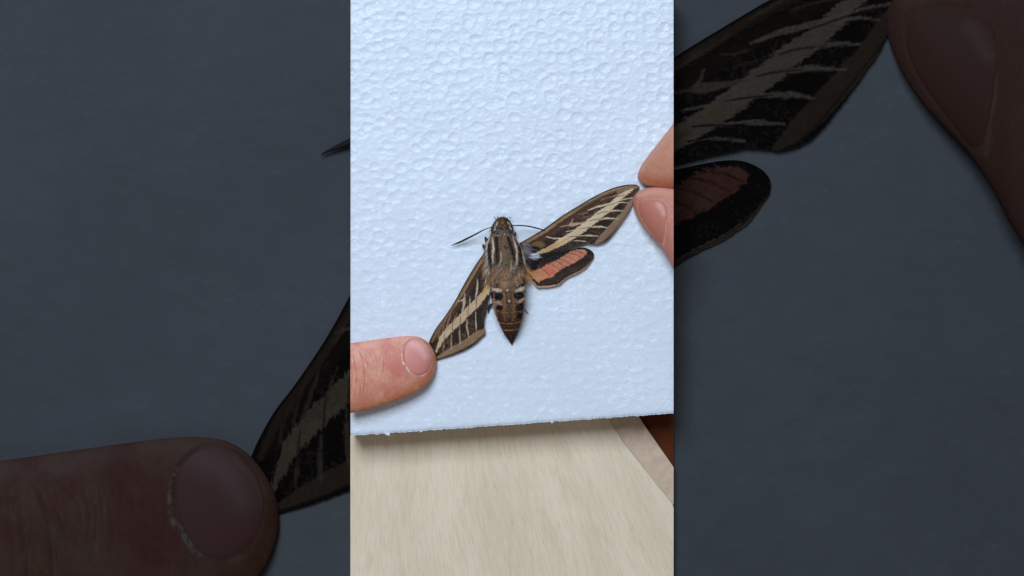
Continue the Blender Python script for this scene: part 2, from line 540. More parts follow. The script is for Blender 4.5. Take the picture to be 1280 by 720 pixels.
def scale_grain(p, a, seed, amt=0.35):
    ca, sa = math.cos(a), math.sin(a)
    u = p.P[:, 0] * ca + p.P[:, 1] * sa; v = -p.P[:, 0] * sa + p.P[:, 1] * ca
    g = 0.45 * fbm(u * 0.35, v * 1.8, seed) + 0.3 * vnoise(p.P[:, 0] * 1.6, p.P[:, 1] * 1.6, seed + 8) + 0.25 * vnoise(p.P[:, 0] * 3.1, p.P[:, 1] * 3.1, seed + 9)
    p.grain((1 - amt + 2 * amt * g) * (0.84 + 0.32 * fbm(p.P[:, 0] / 16, p.P[:, 1] / 16, seed + 11)))

def paint_right(P):
    p = Paint(P, DARK, jit=0.9, jf=0.9, seed=1)
    # mottling of paler scales in the dark fields
    p.feather(math.radians(-8), 1.3)
    mot = sstep(0.52, 0.70, fbm(P[:, 0] * 0.9, P[:, 1] * 0.9, 3)) * sstep(0.38, 0.62, fbm(P[:, 0] * 0.12, P[:, 1] * 0.12, 4))
    p.mix(0.6 * mot, (104, 86, 74))
    # brown field behind the leading edge
    p.stroke(z3([(120, 415), (260, 325), (420, 222), (560, 145), (700, 80)]), [3, 6, 8, 7, 3], (80, 56, 42), soft=2.5, a=0.5)
    # olive leading strip
    p.stroke(z3([(70, 400), (190, 332), (310, 250), (410, 190), (510, 133), (610, 90), (690, 70), (755, 64)]), [6, 6.6, 5.6, 4.8, 4.2, 3.8, 4, 2.5], (102, 86, 68), soft=1.0)
    p.stroke(z3([(90, 398), (200, 335), (310, 258), (410, 196)]), [2, 2.4, 1.8, 1], (138, 116, 88), soft=1, a=0.7)
    p.stroke(z3([(110, 408), (220, 340), (330, 262), (430, 200), (520, 152)]), [1.0, 1.2, 1.0, 0.8, 0.5], (58, 42, 34), soft=0.5, a=0.9, jit=0.4)
    p.stroke(z6([(0, 452), (150, 350), (300, 245), (450, 165), (600, 100)]), [0.7, 0.8, 0.8, 0.7, 0.5], (66, 50, 42), soft=0.4, a=0.8, jit=0.3)
    p.stroke(z6([(300, 225), (450, 140), (600, 80), (750, 45)]), [0.6, 0.9, 0.9, 0.6], (140, 124, 106), soft=0.4, a=0.7, jit=0.3)
    p.stroke(z3([(60, 393), (180, 323), (300, 238), (400, 176), (500, 118), (600, 73), (680, 53), (750, 51), (768, 66)]), [2.8, 3.4, 3.6, 3.2, 2.8, 2.2, 1.6, 1.4, 1.4], (48, 46, 50), soft=0.6, jit=0.4)
    # tip of the wing
    p.stroke(z6([(640, 105), (760, 70), (840, 52)]), [5, 6, 4], (112, 95, 78), soft=1.5, a=0.9)
    # outer grey-brown border
    p.stroke(z6([(860, 90), (815, 170), (765, 250), (705, 345), (635, 430), (560, 515), (480, 595), (430, 640), (390, 675)]), [1, 4.0, 6.4, 8.2, 9, 9.6, 9.4, 8, 3], (108, 93, 79), soft=0.6, jit=0.5)
    # pale stripe
    p.stroke([z3([(150, 462)])[0], z3([(205, 446)])[0], z3([(262, 417)])[0]] + z6([(0, 665), (120, 592), (235, 515), (345, 430), (435, 357), (515, 300), (590, 235), (650, 172), (720, 120), (800, 82)]),
             [2.5, 5, 7, 8.4, 9.2, 9.4, 9.4, 9.6, 9.2, 8.4, 7.4, 5.4, 2.0], CREAM, soft=0.5, jit=1.1)
    p.stroke(z3([(150, 462), (205, 446), (270, 413), (335, 375)]), [2, 4.5, 6, 2], (160, 134, 96), soft=1.5)
    p.blob(z6([(175, 560)])[0], (5, 3), (172, 154, 110), a=0.6, soft=2)
    # dark wedge at the tip
    p.poly(np.array(z6([(690, 190), (780, 130), (862, 62), (858, 92), (800, 158), (760, 180)])), (54, 40, 34), soft=0.5)
    # light veins
    V = lambda L, w, a=0.95, c=VEIN: p.stroke(L, w, c, soft=0.5, a=a, jit=0.6, worn=0.25)
    V(z3([(205, 366), (250, 376), (305, 374)]), [0.6, 1.8, 1.2], 0.95, (190, 180, 162))
    V(z6([(60, 545), (100, 538), (170, 525)]), [0.5, 1.2, 0.6], 0.8)
    V(z6([(0, 492), (60, 478), (110, 470), (200, 458), (290, 436)]), [0.6, 1.4, 4.2, 2.2, 1.0], 0.9, (150, 136, 120))
    V(z6([(110, 470), (130, 430), (140, 400)]), [2.2, 1.2, 0.5], 0.9, (146, 130, 112))
    V(z6([(200, 395), (290, 380), (400, 345)]), [0.5, 1.0, 0.8], 0.6, (140, 122, 104))
    V(z6([(300, 312), (400, 275), (500, 248), (640, 205), (790, 172)]), [0.6, 2.4, 2.0, 1.8, 1.2], 0.9)
    V(z6([(200, 345), (240, 350), (300, 330)]), [0.5, 1.4, 0.6], 0.6, (150, 132, 114))
    V(z6([(440, 200), (520, 170), (620, 150)]), [0.5, 1.0, 1.4], 0.75, (140, 120, 98))
    V(z6([(600, 150), (660, 130), (720, 118)]), [1.0, 1.6, 1.0], 0.7, (156, 142, 120))
    V(z6([(600, 240), (670, 222), (745, 228)]), [1.5, 1.9, 0.5])
    V(z6([(530, 325), (600, 312), (685, 315)]), [1.5, 1.9, 0.5])
    V(z6([(440, 405), (530, 398), (630, 402)]), [2.0, 2.4, 0.6])
    V(z6([(340, 490), (430, 488), (520, 500)]), [2.0, 2.6, 0.5])
    V(z6([(200, 595), (300, 585), (420, 592)]), [1.2, 1.9, 0.5], 0.9)
    V(z6([(100, 650), (180, 642), (280, 650)]), [0.5, 1.1, 0.4], 0.8)
    # dark hair lines over the stripe
    for L in ([(490, 268), (640, 215), (730, 190)], [(400, 350), (460, 332), (560, 320)], [(320, 425), (380, 412), (480, 402)], [(210, 512), (290, 500), (380, 490)], [(100, 600), (160, 596), (230, 594)], [(560, 178), (620, 160), (720, 140)]):
        p.stroke(z6(L), [0.6, 0.9, 0.4], (56, 42, 36), soft=0.35, a=0.85, jit=0.2)
    # outermost hair line of the fringe
    p.stroke(z6([(862, 75), (800, 250), (690, 400), (560, 560), (460, 660), (420, 682)]), 0.8, (64, 52, 44), soft=0.5, a=0.8, jit=0.3)
    # root of the wing
    p.blob(z3([(160, 412)])[0], (7.5, 4), (104, 84, 46), a=0.85, soft=2)
    p.blob(z3([(135, 440)])[0], (8, 3.6), (16, 15, 20), a=0.95, soft=1.5)
    p.blob(z3([(90, 420)])[0], (4, 5), (96, 92, 92), a=0.5, soft=2)
    scale_grain(p, math.radians(-28), 5, 0.42)
    return p.c
wing_mesh("forewing",
          [(640, 309)] + z3([(60, 395), (180, 325), (300, 240), (400, 178), (500, 120), (600, 75), (680, 55), (740, 53), (765, 66)]),
          [(640, 316)] + z3([(100, 455), (190, 467), (270, 446), (350, 426), (450, 406), (516, 411), (570, 387), (620, 332), (670, 262), (712, 195), (738, 115), (766, 70)]),
          paint_right, 9.0, 4.5, seed=2)

def paint_left(P):
    p = Paint(P, (33, 24, 20), jit=0.9, jf=0.9, seed=11)
    p.feather(math.radians(92), 1.3)
    mot = sstep(0.52, 0.70, fbm(P[:, 0] * 0.9, P[:, 1] * 0.9, 13)) * sstep(0.4, 0.65, fbm(P[:, 0] * 0.12, P[:, 1] * 0.12, 14))
    p.mix(0.6 * mot, (98, 82, 68))
    p.stroke(zl([(340, 130), (270, 250), (200, 350), (130, 450), (75, 550)]), [4, 6, 7, 6, 3], (76, 55, 42), soft=2.5, a=0.5)
    # olive leading strip
    p.stroke(zl([(355, 55), (300, 145), (245, 240), (190, 335), (130, 425), (85, 490), (50, 560)]), [4.5, 5.8, 5.6, 5, 4.8, 4.5, 3], (102, 84, 64), soft=1.0)
    p.stroke(zl([(352, 70), (300, 160), (245, 255), (190, 345)]), [1.5, 2.2, 1.8, 0.8], (140, 118, 88), soft=0.9, a=0.7)
    p.stroke(zl([(345, 100), (290, 195), (228, 302), (170, 385), (120, 455)]), [0.9, 1.2, 1.0, 0.8, 0.5], (56, 40, 33), soft=0.5, jit=0.4)
    p.stroke(zl([(355, 36), (290, 131), (235, 226), (180, 326), (120, 416), (75, 476), (40, 541), (30, 575)]), [2.4, 3.0, 3.4, 3.2, 3.0, 2.8, 2.6, 2.4], (46, 43, 46), soft=0.6, jit=0.4)
    # outer border
    p.stroke(z7([(58, 695), (130, 660), (210, 620), (300, 575), (390, 520), (460, 465), (520, 430), (536, 405)]), [2.5, 6, 8.0, 9, 9.6, 9.6, 8.6, 4], (110, 93, 75), soft=0.6, jit=0.5)
    # stripe
    p.stroke([zl([(410, 160)])[0], zl([(400, 195)])[0]] + z7([(555, 20), (500, 90), (430, 170), (350, 245), (290, 310), (215, 380), (150, 445), (95, 520), (60, 590), (46, 640)]),
             [4, 6.0, 7.6, 8.8, 9.4, 9.6, 9.4, 9, 8.6, 7.6, 5, 2], (160, 148, 126), soft=0.5, jit=1.1)
    p.stroke(zl([(410, 160), (390, 215), (345, 285)]), [4, 5.5, 2], (158, 130, 88), soft=1.5)
    V = lambda L, w, a=0.95, c=(172, 159, 137): p.stroke(L, w, c, soft=0.5, a=a, jit=0.6, worn=0.25)
    V(zl([(322, 188), (320, 240), (313, 295)]), [1.2, 2.8, 1.4], 0.95, (176, 168, 156))
    V(z7([(330, 60), (325, 120), (318, 180), (298, 265)]), [1.4, 3.8, 3.0, 1.6], 0.9, (160, 150, 136))
    V(z7([(240, 142), (280, 130), (325, 112)]), [0.5, 1.6, 1.8], 0.9, (166, 154, 138))
    V(zl([(278, 290), (274, 330), (262, 372)]), [0.6, 1.6, 0.8], 0.8)
    V(z7([(250, 250), (232, 290), (212, 345)]), [0.5, 1.2, 0.7], 0.7, (140, 120, 96))
    V(z7([(195, 250), (170, 320), (140, 410)]), [0.6, 1.6, 1.2], 0.8, (140, 118, 92))
    V(z7([(150, 290), (125, 360), (105, 440)]), [0.5, 1.2, 0.8], 0.65, (132, 110, 84))
    V(z7([(100, 370), (75, 440), (62, 510)]), [0.5, 1.2, 0.8], 0.65, (132, 110, 84))
    V(z7([(438, 240), (438, 330), (445, 425)]), [0.8, 1.8, 1.2], 0.9)
    V(z7([(350, 310), (352, 400), (368, 490)]), [0.9, 2.8, 1.6], 0.9, (156, 138, 112))
    V(z7([(278, 380), (276, 470), (284, 555)]), [0.9, 2.4, 1.8], 0.9, (150, 132, 106))
    V(z7([(200, 470), (192, 540), (196, 605)]), [0.8, 2.4, 1.6], 0.9, (140, 122, 98))
    V(z7([(125, 540), (118, 590), (116, 640)]), [0.8, 1.6, 1.2], 0.85, (134, 116, 92))
    for L in ([(450, 90), (446, 150), (440, 230)], [(375, 130), (362, 230), (356, 310)], [(290, 270), (284, 340), (280, 420)], [(212, 340), (205, 420), (200, 480)], [(130, 450), (124, 510), (120, 570)], [(55, 520), (46, 580), (42, 620)]):
        p.stroke(z7(L), [0.5, 0.9, 0.5], (58, 45, 37), soft=0.35, a=0.8, jit=0.2)
    sp = (vnoise(P[:, 0] * 2.2, P[:, 1] * 2.2, 19) > 0.86)
    d, _ = pdist(P, z7([(555, 20), (430, 170), (290, 310), (150, 445)]))
    p.mix(0.6 * sp * (d < 4.5), (70, 55, 44))
    p.stroke(z7([(60, 712), (200, 662), (330, 600), (450, 530), (530, 465), (536, 410)]), 0.9, (66, 52, 44), soft=0.5, a=0.8, jit=0.3)
    p.blob(zl([(362, 128)])[0], (3.6, 8), (104, 84, 50), a=0.85, soft=2)
    p.stroke(zl([(372, 30), (385, 90), (395, 150)]), [1.4, 1.8, 1.2], (176, 168, 156), soft=0.6, a=0.8)
    scale_grain(p, math.radians(118), 15, 0.42)
    return p.c
wing_mesh("forewing",
          zl([(385, 10), (355, 38), (290, 133), (235, 228), (180, 328), (120, 418), (75, 478), (40, 543), (30, 580), (34, 640), (52, 676)]),
          zl([(430, 110), (415, 190), (405, 240), (390, 300), (376, 380), (365, 420), (362, 470), (369, 510), (345, 540), (300, 580), (240, 615), (150, 650), (90, 668), (56, 678)]),
          paint_left, 9.0, 3.0, seed=6)

zh = lambda L: [(660 + x / 10.29, 290 + y / 10.29) for x, y in L]
def paint_hind(P):
    p = Paint(P, (164, 112, 94), jit=1.2, jf=0.8, seed=21)
    p.feather(math.radians(32), 1.5)
    p.stroke(zh([(60, 640), (200, 600), (330, 560)]), [8, 8, 5], (176, 112, 86), soft=3, a=0.8)
    p.stroke(zh([(220, 440), (290, 500), (350, 560)]), [5, 7, 5], (168, 84, 70), soft=3.5, a=0.75)
    p.blob(zh([(90, 560)])[0], (10, 7), (160, 122, 86), a=0.85, soft=4)
    p.stroke(zh([(540, 260), (640, 265), (720, 270)]), [3, 5, 2], (150, 104, 88), soft=2, a=0.6)
    # black bands
    p.stroke(zh([(20, 420), (120, 400), (220, 350), (330, 310), (450, 260), (560, 220), (680, 205)]), [10, 15, 14.5, 12.5, 9.5, 5.0, 3.0], (20, 15, 16), soft=0.7, jit=1.3)
    p.stroke(zh([(60, 470), (110, 450), (160, 420)]), [4, 6, 5], (26, 20, 16), soft=1.0)
    low = spline(z3([(492, 470), (490, 492), (450, 546), (400, 581), (350, 606), (310, 631), (280, 656), (200, 670), (150, 668), (125, 637)]), 80)
    dl, tl = pdist(P, low)
    wl = np.interp(tl, np.linspace(0, 1, 10), [9, 11.5, 13.2, 13.6, 13.8, 13.4, 12.8, 11, 8.5, 4]) + 1.6 * (fbm(P[:, 0] * 0.5, P[:, 1] * 0.5, 26) - 0.5) * 2
    p.mix(sstep(wl + 0.6, wl - 0.6, dl), (32, 23, 21))
    p.stroke(zh([(690, 205), (760, 220), (812, 265), (800, 330)]), [3.5, 5.5, 5.5, 3], (30, 23, 21), soft=0.7)
    mot = sstep(0.62, 0.76, fbm(P[:, 0] * 1.1, P[:, 1] * 1.1, 28))
    p.c += (alb((92, 74, 68)) - p.c) * (0.6 * mot * (p.c.mean(1) < 0.04))[:, None]
    # tan fringe
    wf = np.interp(tl, np.linspace(0, 1, 10), [0.2, 0.8, 1.4, 1.8, 1.8, 1.8, 1.9, 2.2, 2.2, 1.2])
    p.mix(sstep(wf + 0.4, wf - 0.4, dl + 0.5 * p.n), (150, 128, 110))
    p.mix(0.8 * np.exp(-((dl - 0.8) / 0.35) ** 2) * (tl < 0.6), (60, 46, 40))
    p.mix(0.45 * sstep(0.5, 0.7, fbm((P[:, 0] - P[:, 1]) * 0.12, (P[:, 0] * 0.6 + P[:, 1]) * 0.9, 29)) * (p.c.mean(1) > 0.06), (128, 82, 66))
    # veins
    for a_, e in (((255, 395), (420, 500)), ((340, 365), (470, 455)), ((390, 340), (540, 415)), ((450, 310), (610, 372)), ((510, 270), (680, 325)), ((590, 245), (735, 290)), ((180, 470), (300, 600)), ((0, 500), (60, 640))):
        m_ = ((a_[0] + e[0]) / 2 + 4, (a_[1] + e[1]) / 2 - 8)
        p.stroke(zh([a_, m_, e]), [0.7, 1.1, 1.0], (76, 44, 36), soft=0.45, a=0.7, jit=0.5, worn=0.3)
    scale_grain(p, math.radians(30), 25, 0.32)
    return p.c
wing_mesh("hindwing",
          [(645, 322)] + z3([(90, 500), (190, 475), (300, 450), (380, 433), (430, 430), (468, 443), (490, 466), (490, 492)]),
          [(648, 340)] + z3([(85, 575), (100, 606), (125, 637), (150, 668), (200, 670), (280, 656), (310, 631), (350, 606), (400, 581), (450, 546), (489, 494)]),
          paint_hind, 5.0, 3.4, n=300, m=150, seed=9)

# body: head, thorax and abdomen in one skin
BY = [271, 273, 276, 280, 284, 288, 292, 295, 298, 303, 308, 313, 322, 332, 342, 350, 360, 370, 380, 390, 400, 410, 415, 420, 425, 429, 431.5]
BL = [627, 622.5, 619, 616.5, 614.8, 614.3, 614.5, 613, 611, 608.3, 606.8, 606.2, 606.6, 608.5, 611.5, 613.2, 613, 614, 615.5, 618, 622, 626.5, 629, 632, 635.6, 638.2, 639.6]
BR = [630, 634.5, 637.5, 639.6, 641, 641.3, 640.8, 642, 644.5, 648.5, 651.2, 653.2, 655.8, 657, 656.8, 656.2, 657, 657, 656, 654.6, 652, 649, 647.2, 645, 642.8, 641, 640.2]
def body_half(y):
    l = np.interp(y, BY, BL); r = np.interp(y, BY, BR)
    return l, r
def body_z(x, y):
    l, r = body_half(y)
    q = np.clip((x - (l + r) / 2) / np.maximum((r - l) / 2, 0.1), -1, 1)
    h = 0.42 * (r - l)
    return h + 1.0 + h * np.sqrt(1 - q * q) * 0.95

def paint_body(P):
    p = Paint(P, (88, 77, 64), jit=1.0, jf=0.7, seed=31)
    W = (180, 178, 176)
    # abdomen ground
    p.poly(np.array([(605, 346), (662, 346), (660, 436), (620, 436)]), (104, 80, 58), soft=4)
    p.poly(np.array([(610, 386), (662, 386), (660, 436), (620, 436)]), (70, 46, 33), soft=4)
    S2 = lambda L, w, c, **k: p.stroke(z2(L), w, c, **k)
    S2([(178, 350), (185, 430), (185, 540)], [3, 7, 6], (92, 76, 62), soft=1.5)
    S2([(170, 420), (178, 480), (182, 530)], 1.2, (58, 44, 36), soft=0.6, a=0.8)
    S2([(196, 420), (196, 480), (192, 530)], 1.2, (58, 44, 36), soft=0.6, a=0.8)
    S2([(155, 420), (160, 500), (165, 560)], [5, 5, 3], (122, 92, 66), soft=1.5, a=0.8)
    S2([(212, 420), (210, 500), (205, 560)], [5, 5, 3], (122, 92, 66), soft=1.5, a=0.8)
    # pink-grey flank
    S2([(100, 440), (108, 500), (122, 550)], [6, 5, 3], (158, 128, 120), soft=1.2)
    S2([(264, 430), (262, 500), (252, 560)], [3, 3, 2], (150, 120, 104), soft=1.2)
    for x, y, rx, ry in ((122, 118, 4.6, 4.4), (80, 225, 2.5, 4), (148, 225, 4.6, 5.0), (158, 336, 3.6, 3.4)):
        p.blob(z5([(x, y)])[0], (rx * 1.15, ry * 1.15), (15, 12, 12), soft=0.7, jit=1.8)
    for x, y, rx, ry in ((346, 100, 5.4, 6.2), (336, 226, 5.6, 4.6), (346, 328, 4.4, 4.8), (352, 415, 3.6, 3.4)):
        p.blob(z5([(x, y)])[0], (rx * 1.15, ry * 1.15), (15, 12, 12), soft=0.7, jit=1.8)
    for L in ([(95, 160), (125, 172), (160, 178)], [(305, 185), (345, 165), (385, 148)]):
        p.stroke(z5(L), [2, 4.8, 3.8], (196, 190, 186), soft=0.9, jit=1.8)
    for L in ([(105, 285), (135, 290), (165, 300)], [(330, 290), (355, 270), (380, 255)]):
        p.stroke(z5(L), [2, 4.0, 3.0], (168, 148, 140), soft=0.9, jit=1.6)
    for x, y in ((246, 275), (230, 170)): p.blob(z5([(x, y)])[0], (1.3, 1.6), (180, 170, 158), soft=0.5)
    # rings
    for y0, a in ((520, 0.5), (574, 1), (608, 0.9)):
        yy = [(125, y0 - 6), (160, y0 + 2), (190, y0 + 3), (225, y0 - 2), (250, y0 - 8)]
        S2(yy, 1.0, (176, 134, 86), soft=0.4, a=a * 0.9, jit=1.2)
        S2([(x, y + 8) for x, y in yy], 2.2, (66, 42, 32), soft=0.9, a=a * 0.8)
    p.poly(np.array(z2([(150, 622), (245, 614), (230, 720), (170, 720)])), (52, 34, 28), soft=1.0)
    S2([(195, 640), (198, 680)], [2, 0.6], (88, 62, 48), soft=1, a=0.6)
    # thorax
    S8 = lambda L, w, c, **k: p.stroke(z8(L), w, c, **k)
    for L, w in (([(185, 240), (190, 340), (195, 450)], 4.5), ([(395, 320), (405, 420), (395, 510)], 4.5), ([(290, 240), (320, 330), (345, 430)], 4.0), ([(120, 300), (122, 400), (140, 480)], 4.0)):
        S8(L, w, (32, 25, 20), soft=0.8, a=0.95)
    S8([(255, 230), (260, 400), (262, 520)], [5, 6, 5], (104, 90, 70), soft=2, a=0.8)
    S8([(250, 560), (255, 620)], 14, (170, 140, 108), soft=6, a=0.55)
    S8([(410, 540), (370, 610)], 9, (176, 142, 106), soft=4, a=0.7)
    S8([(180, 530), (170, 610)], 9, (166, 134, 100), soft=4, a=0.7)
    S8([(148, 235), (160, 330), (152, 400), (160, 465)], [1.4, 2.2, 2.0, 1.4], W, soft=0.6)
    S8([(128, 225), (100, 300), (98, 380), (108, 470), (125, 565)], [1.2, 2.2, 2.4, 2.6, 1.8], W, soft=0.6)
    S8([(228, 360), (228, 420), (215, 480)], [0.8, 1.4, 0.9], (180, 172, 160), soft=0.6, a=0.85)
    S8([(328, 225), (362, 330), (368, 400), (360, 490)], [1.2, 2.0, 1.8, 1.2], W, soft=0.6)
    S8([(318, 200), (370, 250), (410, 325), (430, 430), (448, 520)], [1.2, 2.0, 2.2, 2.6, 1.8], W, soft=0.6)
    S8([(315, 440), (312, 500), (300, 540)], [0.8, 1.2, 0.7], (176, 166, 150), soft=0.6, a=0.7)
    # dark tuft and collar
    p.blob(z8([(272, 320)])[0], (2.8, 2.8), (40, 33, 30), soft=0.7)
    p.blob(z8([(276, 314)])[0], (1.1, 1.1), (120, 116, 118), soft=0.5, a=0.8)
    S8([(165, 212), (210, 214), (250, 200), (300, 205)], [1, 1.4, 1.4, 1], (168, 154, 136), soft=0.5, a=0.8)
    S8([(170, 200), (240, 190), (310, 190)], [2.4, 3, 2.4], (62, 50, 42), soft=0.8, a=0.8)
    p.blob(z8([(265, 156)])[0], (3.4, 2.6), (26, 22, 20), soft=0.9)
    # head
    p.poly(np.array([(612, 266), (644, 266), (645, 294), (611, 294)]), (58, 46, 39), soft=1.2, a=0.9)
    S8([(232, 62), (235, 100), (238, 128)], [3, 6, 5], (104, 80, 62), soft=1.2)
    S8([(190, 170), (235, 178), (270, 172)], [2, 3, 2], (112, 96, 80), soft=0.8, a=0.8)
    S8([(200, 90), (180, 120), (172, 165)], [1.6, 2.6, 1.6], W, soft=0.6)
    S8([(285, 95), (302, 120), (310, 160)], [1.2, 2.2, 1.4], W, soft=0.6)
    p.blob(z8([(208, 66)])[0], (2.4, 1.8), (40, 32, 30), soft=0.7)
    p.blob(z8([(280, 72)])[0], (2.2, 1.8), (40, 32, 30), soft=0.7)
    g = 0.55 * fbm(P[:, 0] * 1.6, P[:, 1] * 0.4, 35) + 0.45 * vnoise(P[:, 0] * 1.9, P[:, 1] * 1.4, 37)
    p.grain(0.22 + 0.98 * g)
    return p.c

def moth_body():
    n, m = 300, 160
    ys = np.linspace(271.2, 431.4, n)
    l, r = body_half(ys)
    k = np.array([0.25, 0.5, 0.25])
    for _ in range(6):
        l[1:-1] = k[0] * l[:-2] + k[1] * l[1:-1] + k[2] * l[2:]
        r[1:-1] = k[0] * r[:-2] + k[1] * r[1:-1] + k[2] * r[2:]
    th = np.linspace(0, 2 * np.pi, m, endpoint=False)
    cx = (l + r) / 2; hw = (r - l) / 2; h = 0.84 * hw
    # grooves between the segments of the abdomen
    seg = np.zeros(n)
    for y0 in (352, 366, 380, 391, 403.5, 412): seg += np.exp(-((ys - y0) / 1.3) ** 2)
    h2 = h * (1 - 0.05 * seg); hw2 = hw * (1 - 0.025 * seg)
    X = cx[:, None] + hw2[:, None] * np.cos(th)[None]
    Z = (h + 1.0)[:, None] + 0.97 * h2[:, None] * np.sin(th)[None]
    Y = np.repeat(ys[:, None], m, 1)
    x, y, z = X.ravel(), Y.ravel(), Z.ravel()
    col = paint_body(np.stack([x, y], -1))
    rough = 0.9 * (fbm(x * 0.7, y * 0.3, 44) - 0.5)
    z = z + rough * 1.2
    mesh("body", mloc(x, y, z), grid_faces(n, m, True), M_body, mroot, col=col)
moth_body()

def tube(name, pts, rad, mat, parent, k=10, n=40, col=None, loc=mloc):
    P = spline(pts, n)
    R = np.interp(np.linspace(0, 1, n), np.linspace(0, 1, len(rad)), rad)
    T = np.gradient(P, axis=0); T /= np.linalg.norm(T, axis=1)[:, None]
    up = np.array([0, 0, 1.0]); A = np.cross(T, up); A /= np.linalg.norm(A, axis=1)[:, None]
    B = np.cross(A, T)
    th = np.linspace(0, 2 * np.pi, k, endpoint=False)
    V = P[:, None] + R[:, None, None] * (np.cos(th)[None, :, None] * A[:, None] + np.sin(th)[None, :, None] * B[:, None])
    V = V.reshape(-1, 3)
    V = np.vstack([V, P[0], P[-1]])
    F = [list(f) for f in grid_faces(n, k, True)]
    a, b = n * k, n * k + 1
    for j in range(k):
        j2 = (j + 1) % k
        F.append([a, j2, j, j]); F.append([b, (n - 1) * k + j, (n - 1) * k + j2, (n - 1) * k + j2])
    me = bpy.data.meshes.new(name)
    me.from_pydata([tuple(v) for v in loc(V[:, 0], V[:, 1], V[:, 2])], [], [f[:3] if f[2] == f[3] else f for f in F])
    me.polygons.foreach_set("use_smooth", [True] * len(me.polygons))
    me.materials.append(mat)
    o = bpy.data.objects.new(name, me); C.objects.link(o); o.parent = parent
    return o
ant_l = tube("antenna", [(619, 283, 18), (606, 287.5, 16), (592, 294.5, 12), (580, 300.5, 8), (572, 304, 6), (567, 306, 5), (564.6, 307.4, 5)],
             [0.5, 0.6, 0.8, 1.05, 1.3, 1.25, 0.3], M_dark, mroot, n=60)
tube("antenna", [(637, 283, 18), (648, 282.3, 16), (660, 283.2, 13), (672, 285.8, 10), (681, 288.5, 7)], [0.6, 0.75, 0.85, 0.9, 0.8], M_dark, mroot, n=50)
tube("leg", [(613, 305, 8), (609.5, 302, 8), (607.6, 299, 7), (606.6, 296.4, 6)], [1.6, 2.4, 2.2, 1.0], M_dark, mroot, n=20)
tube("leg", [(611, 312, 7), (606.5, 310, 6), (604.4, 307.5, 5), (603.8, 305, 5)], [1.6, 2.3, 2.0, 0.9], M_dark, mroot, n=20)
tube("leg", [(640, 298, 8), (642.5, 295, 8), (644, 292.4, 7), (644.6, 290.4, 7)], [1.2, 1.6, 1.7, 0.8], M_dark, mroot, n=20)
tube("leg", [(652, 381, 6), (656.5, 387, 4), (658, 389, 3), (660.5, 392, 2)], [0.8, 0.6, 0.5, 0.4], M_dark, mroot, n=20)
tube("leg", [(616, 380, 5), (612.5, 382, 4), (611, 386, 3), (610.6, 391, 2)], [1.6, 1.8, 1.3, 0.5], M_dark, mroot, n=20)

def eye(cx, cy, rx, ry, zc):
    n, m = 14, 20
    a = np.linspace(0.02, np.pi - 0.02, n)[:, None]; b = np.linspace(0, 2 * np.pi, m, endpoint=False)[None]
    x = cx + rx * np.sin(a) * np.cos(b); y = cy + ry * np.sin(a) * np.sin(b); z = zc + 3.2 * np.cos(a) + 0 * b
    mesh("eye", mloc(x.ravel(), y.ravel(), z.ravel()), grid_faces(n, m, True), M_dark, mroot)
eye(616.3, 287, 2.6, 4.0, 14); eye(639.2, 286.5, 2.6, 4.0, 14)

